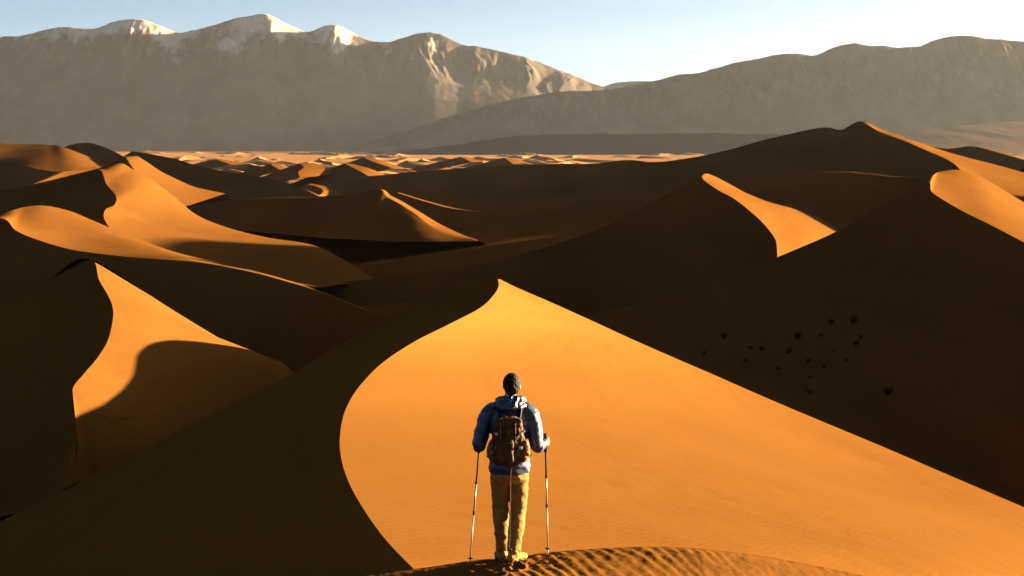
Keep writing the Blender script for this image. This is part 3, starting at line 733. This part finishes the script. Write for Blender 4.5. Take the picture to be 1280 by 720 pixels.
for z in (1.215,):
    tube(bm, [prel(-0.118, -0.338, z), prel(-0.045, -0.345, z + 0.006), prel(0.028, -0.338, z)], [0.0035] * 3, 8)
z_ = finish("zip", bm, M_STRAP, None); z_.parent = pk
for s in (-1, 1):                                  # bellows pockets on the sides
    bm = bmesh.new()
    q, r = spl([prel(s * 0.150 - 0.010, -0.215, 1.03), prel(s * 0.162 - 0.010, -0.218, 1.10), prel(s * 0.155 - 0.010, -0.215, 1.19), prel(s * 0.14 - 0.01, -0.21, 1.215)],
               [(0.026, 0.052), (0.036, 0.062), (0.032, 0.056), (0.016, 0.03)], 14); tube(bm, q, r, 20)
    finish("side_pocket", bm, M_PACK2, pack, voxel=0.006, smooth_it=2, wr=0.014, wscale=(18, 18, 18), wseed=s * 2.0)
    # compression straps with pale buckles
    for zz in (1.30, 1.17):
        bm = bmesh.new()
        tube(bm, [prel(s * 0.138 - 0.01, -0.15, zz + 0.02), prel(s * 0.152 - 0.01, -0.22, zz + 0.008), prel(s * 0.125 - 0.01, -0.295, zz - 0.004), prel(s * 0.055 - 0.01, -0.318, zz - 0.012)],
             [(0.010, 0.0045)] * 4, 10, up=(1, 0, 0))
        st = finish("compression_strap", bm, M_STRAP, pack)
        bm = bmesh.new(); boxy(bm, prel(s * 0.112 - 0.01, -0.308, zz - 0.006), (0.030, 0.014, 0.024), 0.004, 2)
        bk = finish("buckle", bm, M_BUCKLE, None); bk.parent = st
    bm = bmesh.new()                               # shoulder straps over the jacket
    q, r = spl([prel(s * 0.085, -0.150, 1.385), prel(s * 0.105, -0.128, 1.455), prel(s * 0.112, -0.035, 1.515), prel(s * 0.115, 0.085, 1.480), prel(s * 0.120, 0.150, 1.36),
                prel(s * 0.135, 0.150, 1.24), prel(s * 0.175, 0.08, 1.13), prel(s * 0.165, -0.10, 1.06), prel(s * 0.13, -0.19, 1.05)],
               [(0.030, 0.010)] * 6 + [(0.012, 0.005)] * 3, 30)
    tube(bm, q, r, 12, up=(1, 0, 0)); finish("shoulder_strap", bm, M_STRAP, pack)
for x0 in (-0.085, 0.055):                         # lid straps
    bm = bmesh.new(); tube(bm, [prel(x0, -0.255, 1.425), prel(x0, -0.308, 1.39), prel(x0, -0.325, 1.33), prel(x0, -0.322, 1.26)], [(0.010, 0.004)] * 4, 10, up=(1, 0, 0))
    ls = finish("lid_strap", bm, M_PACK2, None); ls.parent = lid
bm = bmesh.new(); q, r = spl([prel(-0.035, -0.165, 1.41), prel(-0.03, -0.17, 1.455), prel(0.02, -0.17, 1.455), prel(0.025, -0.165, 1.41)], [0.005] * 4, 12); tube(bm, q, r, 8)
finish("haul_loop", bm, M_STRAP, pack)
bm = bmesh.new()
q, r = spl([prel(-0.09, -0.17, 1.04), prel(-0.19, -0.06, 1.03), prel(-0.175, 0.09, 1.025), prel(0.0, 0.165, 1.02), prel(0.175, 0.09, 1.025), prel(0.19, -0.06, 1.03), prel(0.09, -0.17, 1.04)], [(0.020, 0.008)] * 7, 30)
tube(bm, q, r, 10, up=(0, 0, 1)); finish("hip_belt", bm, M_STRAP, pack)
bm = bmesh.new()                                   # a thin drawcord hanging from the pack
q, r = spl([prel(0.03, -0.28, 1.02), prel(0.012, -0.245, 0.90), prel(0.008, -0.24, 0.62), prel(0.002, -0.23, 0.30), prel(-0.004, -0.22, 0.22), prel(0.012, -0.22, 0.19), prel(0.022, -0.21, 0.185)], [0.0016] * 7, 40)
tube(bm, q, r, 6); finish("drawcord", bm, M_PACK2, pack)

# ------------------------------------------------------------------ trekking poles
def pole(label, grip_local, tip_px, tip_Y):
    tx, ty = P(tip_px, 690, tip_Y)[0], tip_Y
    tz = gz(tx, ty) - 0.015
    g = Vector(rel(*grip_local)); t = Vector((tx, ty, tz))
    o = thing("trekking_pole", label, "trekking pole", (tx, ty, tz), "trekking poles held by the walker")
    up = (g - t); L_ = up.length; d = up / L_
    loc = lambda s: d * s
    bm = bmesh.new(); tube(bm, [loc(0.055), loc(0.50)], [0.0058, 0.0062], 12); tube(bm, [loc(0.50), loc(0.505)], [0.0062, 0.0078], 12); tube(bm, [loc(0.505), loc(0.80)], [0.0078, 0.0078], 12)
    sh = finish("shaft", bm, M_POLE, o)
    bm = bmesh.new(); tube(bm, [loc(0.80), loc(L_ - 0.05)], [0.0088, 0.0088], 12); finish("upper_shaft", bm, M_STRAP, o)
    for s_ in (0.505, 0.80):
        bm = bmesh.new(); tube(bm, [loc(s_ - 0.018), loc(s_ - 0.012), loc(s_ + 0.012), loc(s_ + 0.018)], [0.010, 0.0125, 0.0125, 0.010], 12)
        lk = finish("lock", bm, M_STRAP, None); lk.parent = sh
    bm = bmesh.new()
    q, r = [], []
    for k in range(13):
        s_ = L_ - 0.11 + 0.19 * k / 12; q.append(loc(s_)); r.append((0.0165 + 0.002 * math.sin(k * 1.9), 0.015 + 0.002 * math.sin(k * 1.9)))
    r[0] = (0.011, 0.011); r[-1] = (0.014, 0.013); r[-2] = (0.021, 0.019)
    tube(bm, q, r, 14); gp = finish("grip", bm, M_GRIP, o)
    bm = bmesh.new(); c0 = loc(L_ + 0.05)
    q, r = spl([c0, c0 + Vector((0.012, -0.03, -0.04)), c0 + Vector((0.018, -0.045, -0.10)), c0 + Vector((0.006, -0.012, -0.12)), c0 + Vector((0, 0, -0.02))], [(0.008, 0.002)] * 5, 20)
    tube(bm, q, r, 8, up=(1, 0, 0)); finish("wrist_strap", bm, M_STRAP, o)
    bm = bmesh.new(); tube(bm, [loc(0.066), loc(0.072), loc(0.078)], [0.024, 0.026, 0.008], 16); finish("basket", bm, M_STRAP, o)
    bm = bmesh.new(); tube(bm, [loc(0.0), loc(0.02), loc(0.055)], [0.002, 0.0045, 0.0062], 10); finish("tip", bm, M_POLE, o)
    return o
pole("trekking pole in the person's left hand, leaning slightly outwards on shaded sand", GRIP_L, 587, 15.05)
pole("trekking pole in the person's right hand, nearly upright with sunlit shaft", GRIP_R, 685, 15.25)

bpy.data.scenes.remove(_bake)
